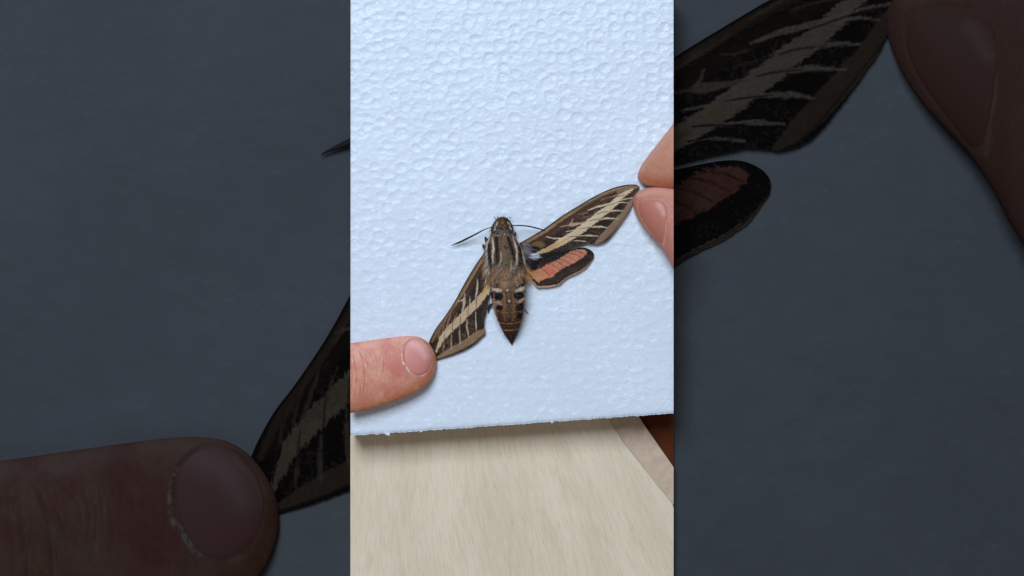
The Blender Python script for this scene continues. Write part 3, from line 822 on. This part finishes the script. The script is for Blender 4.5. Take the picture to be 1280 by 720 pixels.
def fur():
    R = np.random.default_rng(77)
    hairs = []          # x, y, z, dx, dy, dz, width, colour
    def add(x, y, z, dx, dy, dz, w, c): hairs.append((x, y, z, dx, dy, dz, w, *c))
    N = 3600
    y = R.uniform(275, 420, N * 2); l, r = body_half(y)
    x = l + (r - l) * R.uniform(0.02, 0.98, len(y))
    keep = R.random(len(y)) < np.interp(y, [271, 292, 300, 330, 345, 360, 380, 420], [0.6, 0.6, 0.4, 0.5, 0.7, 0.35, 0.22, 0.12])
    x, y, l, r = x[keep], y[keep], l[keep], r[keep]
    z = body_z(x, y)
    col = paint_body(np.stack([x, y + 2.0], -1))
    col = col * R.uniform(0.45, 1.35, len(x))[:, None]
    for i in range(len(x)):
        q = (x[i] - (l[i] + r[i]) / 2) / ((r[i] - l[i]) / 2)
        L = np.interp(y[i], [271, 290, 300, 350, 365, 420], [2.5, 3.5, 5.5, 6.5, 3.5, 2.2]) * R.uniform(0.6, 1.25)
        a = q * 0.32 + R.normal(0, 0.22)
        add(x[i], y[i], z[i] - 0.4, L * math.sin(a), L * math.cos(a), R.uniform(0.2, 1.6) - 0.10 * L * max(0, abs(q) - 0.5) * 4, R.uniform(0.3, 0.55), col[i])
    # white and black tufts at the root of the right wings
    for i in range(110):
        a = math.radians(R.uniform(5, 62)); L = R.uniform(6, 16)
        c = alb((112, 112, 122)) * R.uniform(0.4, 1.3)
        add(654 + R.uniform(-2, 4), 303 + R.uniform(0, 17), 14 + R.uniform(-2, 2), L * math.cos(a), L * math.sin(a), -R.uniform(2, 5), R.uniform(0.35, 0.7), c)
    for i in range(110):
        a = math.radians(R.uniform(-15, 15)); L = R.uniform(6, 11)
        add(663 + R.uniform(-3, 4), 320 + R.uniform(-3, 3.5), 11 + R.uniform(-1, 1), L * math.cos(a), L * math.sin(a), -R.uniform(0, 2), R.uniform(0.4, 0.8), alb((172, 184, 208)) * R.uniform(0.55, 1.1))
    for i in range(330):
        a = math.radians(R.uniform(0, 60)); L = R.uniform(5, 14)
        add(655 + R.uniform(-2, 7), 318 + R.uniform(0, 12), 11 + R.uniform(-2, 1), L * math.cos(a), L * math.sin(a), -R.uniform(0, 3), R.uniform(0.4, 0.8), alb((22, 20, 27)) * R.uniform(0.5, 1.5))
    for i in range(260):
        a = math.radians(R.uniform(35, 95)); L = R.uniform(6, 16)
        add(653 + R.uniform(-5, 4), 332 + R.uniform(-4, 14), 13 + R.uniform(-3, 1), L * math.cos(a), L * math.sin(a), -R.uniform(1, 4), R.uniform(0.35, 0.7), alb((188, 152, 116)) * R.uniform(0.6, 1.3))
    # shaggy outline of thorax and head, ragged collar
    for i in range(700):
        y0 = R.uniform(276, 352); l0, r0 = body_half(y0); sd = 1 if R.random() < 0.5 else -1
        x0 = (r0 - R.uniform(0, 2.5)) if sd > 0 else (l0 + R.uniform(0, 2.5))
        a = sd * abs(R.normal(0.35, 0.3)); L = R.uniform(3, 7.5)
        c = alb(((160, 154, 148), (84, 70, 55), (46, 37, 31), (110, 92, 72))[R.integers(4)]) * R.uniform(0.5, 1.1)
        add(x0, y0, 9 + R.uniform(-3, 4), L * math.sin(a), L * math.cos(a), R.uniform(-1.5, 1), R.uniform(0.3, 0.55), c)
    for i in range(260):
        x0 = R.uniform(614, 642); y0 = 293 + R.normal(0, 1.6) - 1.5 * math.cos((x0 - 628) / 4)
        c = alb(((158, 146, 130), (70, 57, 47), (40, 32, 28))[R.integers(3)]) * R.uniform(0.5, 1.1)
        add(x0, y0, body_z(np.array(x0), np.array(y0)) + 0.3, R.normal(0, 1.2), R.uniform(2.5, 5.5), R.uniform(0.5, 2.2), R.uniform(0.35, 0.6), c)
    for i in range(240):
        x0 = R.uniform(618, 638); y0 = R.uniform(272, 286)
        c = alb(((104, 82, 64), (44, 35, 31), (150, 140, 130))[R.choice(3, p=(0.4, 0.45, 0.15))]) * R.uniform(0.5, 1.1)
        add(x0, y0, body_z(np.array(x0), np.array(y0)), R.normal(0, 1.5), R.normal(-0.5, 1.8), R.uniform(1, 3), R.uniform(0.35, 0.6), c)
    # whorls of pale wool at the back of the thorax
    for i in range(330):
        x0 = R.uniform(616, 650); y0 = R.uniform(330, 356)
        a = 0.9 * math.sin(x0 * 0.35 + y0 * 0.2) + R.normal(0, 0.3); L = R.uniform(3, 7)
        c = alb(((160, 148, 134), (124, 100, 76), (66, 52, 40))[R.choice(3, p=(0.3, 0.4, 0.3))]) * R.uniform(0.5, 1.1)
        add(x0, y0, body_z(np.array(x0), np.array(y0)) - 0.2, L * math.sin(a), L * math.cos(a), R.uniform(0.4, 1.8), R.uniform(0.3, 0.55), c)
    # left flank
    for i in range(220):
        a = math.radians(R.uniform(80, 125)); L = R.uniform(6, 14)
        c = alb(((176, 170, 162), (150, 126, 98), (90, 74, 60))[R.integers(3)]) * R.uniform(0.7, 1.2)
        add(610 + R.uniform(-3, 4), 308 + R.uniform(0, 40), 13 + R.uniform(-3, 2), L * math.cos(a), L * math.sin(a), -R.uniform(1, 4), R.uniform(0.35, 0.7), c)
    H = np.array(hairs)
    p = H[:, :3]; d = H[:, 3:6]; w = H[:, 6:7]; c = H[:, 7:10]
    side = np.stack([-d[:, 1], d[:, 0], 0 * d[:, 0]], -1); side /= np.linalg.norm(side, axis=1)[:, None] + 1e-9
    mid = p + d * 0.5 + np.array([0, 0, 0.5])
    V = np.stack([p - side * w / 2, p + side * w / 2, mid + side * w * 0.4, mid - side * w * 0.4, p + d + side * 0.06, p + d - side * 0.06], 1)
    V[..., 2] = np.maximum(V[..., 2], 1.0)
    b = np.arange(len(H))[:, None] * 6
    F = np.vstack([b + np.array([[0, 1, 2, 3]]), b + np.array([[3, 2, 4, 5]])])
    V = V.reshape(-1, 3)
    o = mesh("fur", mloc(V[:, 0], V[:, 1], V[:, 2]), F, M_fur, mroot, col=np.repeat(c, 6, 0))
    tag(o, kind='stuff')
fur()

# ------------------------------------------------------------------ hands
def make_finger(name, root, rootp, A, B, painter, nail_pts, nail_paint, creases=(), hr=0.84, z0=2.0, lift=0.0, n=300, m=160, skin=None, nailm=None, groove=1.0):
    """A and B are the two outlines of the finger from the cut end to the tip"""
    N = 60
    def res(pts):
        X = np.array(pts, float)
        t = np.linspace(0, 1, len(X))
        tt = np.linspace(0, 1, n)
        Q = np.vstack([2 * X[0] - X[1], X, 2 * X[-1] - X[-2]])
        i = np.minimum((tt * (len(X) - 1)).astype(int), len(X) - 2); f = (tt * (len(X) - 1) - i)[:, None]
        p0, p1, p2, p3 = Q[i], Q[i + 1], Q[i + 2], Q[i + 3]
        return 0.5 * (2 * p1 + (p2 - p0) * f + (2 * p0 - 5 * p1 + 4 * p2 - p3) * f ** 2 + (3 * p1 - p0 - 3 * p2 + p3) * f ** 3)
    a, b = res(A), res(B)
    c = (a + b) / 2; hv = (a - b) / 2
    hw = np.linalg.norm(hv, axis=1)
    h = hr * hw
    cap_ = hr * np.percentile(hw, 85); hm = h / (1 + (h / cap_) ** 5) ** 0.2
    zc = z0 + hm + lift * (1 - np.linspace(0, 1, n)) ** 1.5
    th = np.linspace(0, 2 * np.pi, m, endpoint=False)
    XY = c[:, None] + hv[:, None] * np.cos(th)[None, :, None]
    Z = zc[:, None] + hm[:, None] * np.sin(th)[None] * (1 - 0.06 * np.cos(2 * th))[None]
    P = XY.reshape(-1, 2); z = Z.ravel().copy()
    up = np.repeat((np.sin(th) > -0.2)[None], n, 0).ravel()
    # skin relief
    for line, w, dep in creases:
        ls = spline(line, 30)
        kk = np.flatnonzero(((P > ls.min(0) - 6) & (P < ls.max(0) + 6)).all(1))
        if not len(kk): continue
        d, t = pdist(P[kk], ls)
        f = np.sin(np.pi * np.clip(t, 0, 1)) ** 0.5
        z[kk] -= up[kk] * dep * f * (np.exp(-(d / w) ** 2) - 0.55 * np.exp(-((d - 2.2 * w) / w) ** 2))
    z += up * 0.35 * (fbm(P[:, 0] / 5, P[:, 1] / 5, 55) - 0.5)
    if nail_pts is not None:
        ring = spline(nail_pts, 120, closed=True)
        d, _ = pdist(P, np.vstack([ring, ring[:1]]))
        ins = inside(P, ring)
        sd = np.where(ins, -d, d)
        z += groove * up * (-0.6 * np.exp(-(sd / 0.7) ** 2) + 0.35 * np.exp(-((sd - 1.8) / 1.5) ** 2))
        z -= up * 0.5 * sstep(0.6, -0.6, sd)
    col = painter(P)
    # the cut end leans so that the finger ends on one straight line
    s = np.repeat(np.linspace(0, 1, n)[:, None], m, 1).ravel()
    zcf = np.repeat(zc[:, None], m, 1).ravel()
    zeff = z + (zcf - z) * sstep(0, 0.3, s)
    f = (D - zeff) / D
    V = np.stack([(P[:, 0] - 640) * f - (rootp[0] - 640), (360 - P[:, 1]) * f - (360 - rootp[1]), z], -1) * S
    cap = V[:m].mean(0)
    V = np.vstack([V, cap])
    F = [list(q) for q in grid_faces(n, m, True)]
    k = n * m
    me_faces = F + [[k, (j + 1) % m, j] for j in range(m)]
    me = bpy.data.meshes.new(name)
    me.from_pydata(V.tolist(), [], me_faces)
    import bmesh
    bm = bmesh.new(); bm.from_mesh(me)
    bmesh.ops.remove_doubles(bm, verts=[v for v in bm.verts if v.index >= k - m], dist=1e-7) if False else None
    bmesh.ops.recalc_face_normals(bm, faces=bm.faces); bm.to_mesh(me); bm.free()
    me.polygons.foreach_set("use_smooth", [len(q) == 4 for q in me_faces])
    ca = me.color_attributes.new("Col", 'FLOAT_COLOR', 'POINT')
    cc = np.vstack([col, col[:m].mean(0)])
    ca.data.foreach_set("color", np.c_[np.clip(cc, 0, 1), np.ones(len(cc))].ravel())
    me.materials.append(skin)
    o = bpy.data.objects.new(name, me); C.objects.link(o); o.parent = root
    if nail_pts is None: return o
    # the nail: a thin curved plate bedded in the skin
    nr, nt = 22, 96
    ring = spline(nail_pts, nt, closed=True)
    cen = ring.mean(0)
    rr = np.linspace(0, 1, nr) ** 0.8
    G = cen + (ring - cen)[None] * rr[:, None, None]
    gp = G.reshape(-1, 2)
    T = np.flatnonzero(up)
    tp = P[T]; tz = zcf[T] + 0
    base_z = (zc[:, None] + hm[:, None] * np.sin(th)[None] * (1 - 0.06 * np.cos(2 * th))[None]).ravel()[T]
    topm = np.repeat((np.sin(th) > 0)[None], n, 0).ravel()[T]
    tp = tp[topm]; bz = base_z[topm]; se = zeff[T][topm]
    gz = np.empty(len(gp)); gf = np.empty(len(gp))
    for i in range(0, len(gp), 200):
        dd = ((gp[i:i + 200, None] - tp[None]) ** 2).sum(-1)
        ix = np.argpartition(dd, 8, axis=1)[:, :8]
        w = 1 / (np.take_along_axis(dd, ix, 1) + 0.05); w /= w.sum(1)[:, None]
        gz[i:i + 200] = (bz[ix] * w).sum(1); gf[i:i + 200] = (se[ix] * w).sum(1)
    q = (gp - cen) / 20.0
    M = np.stack([q[:, 0] ** i_ * q[:, 1] ** j_ for i_ in range(5) for j_ in range(5 - i_)], -1)
    gz = M @ np.linalg.lstsq(M, gz, rcond=None)[0]; gf = M @ np.linalg.lstsq(M, gf, rcond=None)[0]
    rad = np.repeat(rr[:, None], nt, 1).ravel()
    lift = (0.35 + 0.55 * groove) * (1 - rad ** 4) - 1.0 * sstep(0.9, 1.0, rad)
    z2_ = gz + lift
    f = (D - gf) / D
    V = np.stack([(gp[:, 0] - 640) * f - (rootp[0] - 640), (360 - gp[:, 1]) * f - (360 - rootp[1]), z2_], -1) * S
    U = V.copy(); U[:, 2] -= 1.2 * S
    F = np.vstack([grid_faces(nr, nt, True), grid_faces(nr, nt, True, off=len(V))[:, ::-1]])
    e = (nr - 1) * nt + np.arange(nt); e2 = (nr - 1) * nt + (np.arange(nt) + 1) % nt
    F = np.vstack([F, np.stack([e, e2, e2 + len(V), e + len(V)], -1)])
    nc = nail_paint(gp, rad)
    no = mesh("fingernail", np.vstack([V, U]), F, nailm, o, col=np.vstack([nc, nc]))
    return o

LA = [(438, 429), (462, 425.6), (485, 422.4), (502, 420.4), (514, 420), (524, 421.3), (532, 425.5), (538, 431.5), (542.5, 439), (545.3, 446.5), (546.0, 452)]
LB = [(438, 516.5), (464, 510.6), (488, 503.4), (506, 496.6), (519, 490.6), (529, 484.6), (536.5, 478), (541.5, 470.5), (544.6, 463), (546.0, 457), (546.0, 453)]
zf = lambda L: [(438 + x / 4.8, 400 + y / 4.8) for x, y in L]
NAIL_L = zf([(322, 190), (330, 150), (358, 120), (400, 108), (440, 122), (474, 160), (492, 210), (488, 260), (466, 305), (430, 328), (385, 328), (350, 290), (328, 240)])

def skin_tex(p, P, seed):
    p.c *= (0.88 + 0.24 * fbm(P[:, 0] / 1.5, P[:, 1] / 1.5, seed))[:, None]
    b_ = fbm(P[:, 0] / 7, P[:, 1] / 7, seed + 4)
    ln = fbm(P[:, 0] * 0.9, P[:, 1] * 0.16, seed + 6)
    p.c *= (0.95 + 0.1 * ln)[:, None]
    pale = sstep(0.66, 0.8, fbm(P[:, 0] * 0.7, P[:, 1] * 0.4, seed + 9))
    p.c += (p.c * 1.25 - p.c) * (0.5 * pale)[:, None]
    p.c *= np.stack([0.97 + 0.06 * b_, 0.93 + 0.14 * b_, 0.93 + 0.14 * b_], -1)
zw = lambda L: [(440 + x / 7.2, 420 + y / 7.2) for x, y in L]
def skin_left(P):
    p = Paint(P, (172, 124, 113), jit=1.5, jf=0.25, seed=41)
    p.stroke(zw([(-100, 110), (150, 70), (400, 25), (560, 20)]), [12, 11, 8, 6], (186, 146, 142), soft=7)  # sheen on the lit upper side, painted into the skin
    p.stroke(zw([(-100, 690), (100, 650), (300, 590), (500, 500), (680, 380), (760, 240)]), [12, 12, 13, 11, 8, 6], (166, 112, 80), soft=8)  # orange shaded underside, painted into the skin
    p.stroke(zw([(330, 110), (370, 220), (400, 330), (470, 400)]), [16, 20, 20, 12], (162, 98, 94), soft=12, a=0.75)
    p.stroke(zw([(40, 130), (160, 190), (240, 250)]), [14, 18, 14], (178, 136, 128), soft=8, a=0.7)
    p.stroke(zw([(60, 350), (90, 480), (80, 580)]), [16, 16, 10], (170, 122, 100), soft=8, a=0.7)
    for L in FINE:
        p.stroke(L, [0.3, 0.8, 0.3], (140, 96, 84), soft=0.6, a=0.4, jit=0.3)
        p.stroke([(x + 0.9, y) for x, y in L], [0.3, 0.7, 0.3], (206, 176, 166), soft=0.6, a=0.35, jit=0.5)  # painted highlight beside the painted shade of each fine wrinkle
    for L in CREASE_LINES:
        p.stroke(L, [0.6, 1.3, 0.6], (128, 82, 70), soft=0.9, a=0.5, jit=0.4)
        p.stroke([(x + 1.4, y) for x, y in L], [0.4, 0.9, 0.4], (200, 164, 152), soft=0.8, a=0.35, jit=0.6)  # creases: shade painted in the fold, highlight beside it
    rg = spline(NAIL_L, 100, closed=True); rg = np.vstack([rg, rg[:1]])
    d, _ = pdist(P, rg)
    p.mix(0.42 * np.exp(-((d - 0.5) / 0.8) ** 2), (126, 84, 64))
    bl = fbm(P[:, 0] / 9, P[:, 1] / 9, 143)
    p.mix(0.5 * sstep(0.5, 0.7, bl), (168, 104, 98))
    p.mix(0.35 * sstep(0.5, 0.32, bl), (186, 146, 134))
    flake = sstep(0.42, 0.6, fbm(P[:, 0] * 0.8, P[:, 1] * 0.8, 46))
    for L, w in (([(478, 85), (458, 140), (456, 200), (466, 240)], [1.5, 1.4, 1.4, 1.6]), ([(466, 240), (490, 262), (515, 300), (545, 345)], [1.6, 3.6, 3.4, 1.6])):
        d, t = pdist(P, spline(zw(L), 30)); ww = np.interp(t, np.linspace(0, 1, len(w)), w)
        p.mix(0.85 * sstep(ww / 2 + 0.6, ww / 2 - 0.4, d) * flake, (206, 184, 176))
    skin_tex(p, P, 47)
    return p.c
def nail_left(P, rad):
    p = Paint(P, (172, 120, 121), jit=0.8, jf=0.3, seed=51)
    p.stroke(zw([(540, 60), (620, 100), (670, 180)]), [8, 10, 7], (192, 158, 162), soft=6, a=0.85)  # highlight painted onto the upper part of the nail
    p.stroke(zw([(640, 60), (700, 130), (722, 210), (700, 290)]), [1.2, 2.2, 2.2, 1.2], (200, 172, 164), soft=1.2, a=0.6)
    p.stroke(zw([(560, 280), (620, 300), (680, 270)]), 7, (176, 112, 112), soft=5, a=0.6)
    p.mix(0.5 * sstep(0.93, 0.99, rad), (134, 94, 78))
    return p.c
CREASE_LINES = [zw(L) for L in ([(14, 170), (28, 260), (45, 370), (40, 480), (20, 570)], [(70, 150), (105, 260), (118, 380), (110, 480), (80, 590)], [(150, 140), (190, 190), (205, 250)],
    [(205, 150), (225, 230), (220, 300)], [(245, 200), (240, 290), (230, 360)], [(285, 210), (292, 280), (285, 330)], [(120, 190), (150, 260), (160, 330)], [(40, 120), (80, 160), (100, 210)], [(-20, 150), (-5, 260), (5, 380), (-5, 500)], [(60, 380), (80, 470), (70, 560)])]
_R = np.random.default_rng(5)
FINE = []
for _i in range(46):
    _x = _R.uniform(-20, 300); _y = _R.uniform(120, 520) if _x < 130 else _R.uniform(130, 340)
    _l = _R.uniform(25, 80); _b = _R.uniform(-14, 14)
    FINE.append(zw([(_x - _b, _y - _l / 2), (_x + _R.uniform(0, 10), _y), (_x - _b + _R.uniform(-8, 8), _y + _l / 2)]))
CREASE_L = [(L, 0.45, 0.28) for L in FINE] + [(L, 0.75, dp) for L, dp in zip(CREASE_LINES, (0.7, 0.8, 0.5, 0.55, 0.5, 0.35, 0.45, 0.35, 0.7, 0.45))]

def hand_left(extra=None, skin=M_skin, nailm=M_nail, label="", loc=None, group=None):
    rp = (500.0, 460.0)
    root = thing("hand", label, "hand", ((rp[0] - 640) * S, (360 - rp[1]) * S, 0), group)
    A, B = list(LA), list(LB)
    if extra: A, B = extra[0] + A, extra[1] + B
    make_finger("index_finger", root, rp, A, B, skin_left, NAIL_L, nail_left, CREASE_L, hr=0.38, groove=0.7, lift=4.0, skin=skin, nailm=nailm)
    return root
hand_left(label="finger reaching in from the left onto the small moth's lower wing tip", group="hands holding the moths' wings")

TA = [(842, 236.0), (832, 234.8), (822, 234.2), (813, 234.4), (805.5, 235.8), (799.5, 238.4), (795, 242), (792.2, 246), (790.8, 250), (790.5, 252)]
TB = [(842, 337), (833, 320), (824, 306.5), (815, 296.5), (806.5, 287), (800, 278), (795.5, 269.5), (792.6, 262), (791.0, 256), (790.5, 253)]
NAIL_T = [(797.5, 254), (805, 250.5), (815, 249), (825, 250.5), (831.5, 256), (833.5, 266), (832, 280), (830, 294), (827, 306), (820, 299.5), (810.5, 287.5), (803, 276.5), (798, 265)]
zt = lambda L: [(740 + x / 3.43, 140 + y / 3.43) for x, y in L]
def skin_thumb(P):
    p = Paint(P, (156, 112, 104), jit=1.5, jf=0.25, seed=61)
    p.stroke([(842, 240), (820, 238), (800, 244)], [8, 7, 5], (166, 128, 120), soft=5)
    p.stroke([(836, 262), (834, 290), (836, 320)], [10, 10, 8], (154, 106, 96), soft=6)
    p.stroke([(832, 262), (831, 285), (829, 308)], [1.0, 1.4, 1.0], (186, 146, 138), soft=0.8, a=0.6)
    p.stroke([(800, 249), (812, 246.5), (826, 248)], [1.0, 2.0, 1.0], (136, 98, 80), soft=0.9, a=0.7)
    skin_tex(p, P, 48)
    return p.c
def nail_thumb(P, rad):
    p = Paint(P, (150, 100, 93), jit=0.8, jf=0.3, seed=71)
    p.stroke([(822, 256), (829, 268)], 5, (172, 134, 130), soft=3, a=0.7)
    p.stroke([(800, 258), (812, 282), (824, 300)], 8, (150, 98, 88), soft=5, a=0.7)
    p.mix(0.5 * sstep(0.94, 0.99, rad), (136, 92, 78))
    return p.c
UA = [(842, 154), (832, 167), (823, 178.5), (815, 188.5), (808.5, 197), (803.5, 204), (800, 210), (798, 215.5), (797.2, 219.5), (797.0, 221.5)]
UB = [(842, 236.2), (834, 235.6), (826, 234.8), (819, 234), (812.5, 233), (807, 231.6), (802.6, 229.4), (799.6, 226.6), (797.8, 223.8), (797.0, 222.2)]
def skin_upper(P):
    p = Paint(P, (154, 113, 99), jit=1.5, jf=0.25, seed=81)
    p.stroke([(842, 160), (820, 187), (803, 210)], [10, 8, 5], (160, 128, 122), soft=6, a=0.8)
    p.stroke([(842, 230), (820, 228), (804, 222)], [12, 9, 5], (150, 88, 64), soft=7, a=0.8)  # darker lower side, its shading painted into the skin colour
    skin_tex(p, P, 49)
    return p.c
def hand_right(big=False, skin=M_skin, nailm=M_nail, label="", group=None):
    rp = (815.0, 255.0)
    root = thing("hand", label, "hand", ((rp[0] - 640) * S, (360 - rp[1]) * S, 0), group)
    A, B = list(TA), list(TB)
    if big:
        A = [(905, 250), (873, 240)] + A; B = [(905, 420), (872, 385)] + B
    make_finger("thumb", root, rp, A, B, skin_thumb, NAIL_T, nail_thumb, hr=0.5, groove=0.12 if big else 0.3, skin=skin, nailm=nailm)
    if not big:
        make_finger("index_finger", root, rp, UA, UB, skin_upper, None, None, hr=0.55, z0=4.0, skin=skin, nailm=nailm)
    return root
hand_right(label="thumb and finger at the right pinching the small moth's upper wing tip", group="hands holding the moths' wings")

# ------------------------------------------------------------------ enlarged, darkened copies of moth and hands on the backing sheet
def copy_big(root, keep, swap, label):
    r = root.copy(); C.objects.link(r)
    r["label"] = label
    for ch in list(root.children):
        if ch.name.split('.')[0] not in keep: continue
        c = ch.copy(); C.objects.link(c); c.parent = r
        c.material_slots[0].link = 'OBJECT'
        c.material_slots[0].material = swap[ch.data.materials[0].name]
    return r
KF = K * (D - LOW - 12) / D
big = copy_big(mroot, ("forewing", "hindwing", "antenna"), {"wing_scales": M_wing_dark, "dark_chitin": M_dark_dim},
               "enlarged darkened copy of the moth, its wings showing on both sides of the white foam strip")
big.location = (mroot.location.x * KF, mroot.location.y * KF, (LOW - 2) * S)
big.scale = (KF, KF, KF * 0.55)
for r in ("hand_left", "hand_right"):
    if r == "hand_left":
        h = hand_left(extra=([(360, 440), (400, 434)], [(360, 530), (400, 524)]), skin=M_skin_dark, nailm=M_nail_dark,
                      label="large dim finger with broad nail touching the large moth's wing, lower left", group="hands holding the moths' wings")
    else:
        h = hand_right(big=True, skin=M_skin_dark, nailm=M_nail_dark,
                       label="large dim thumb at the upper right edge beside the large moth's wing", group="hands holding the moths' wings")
    kf = K * (D - LOW - 60) / D
    h.location = (h.location.x * kf, h.location.y * kf, LOW * S)
    h.scale = (kf, kf, kf * 0.5)
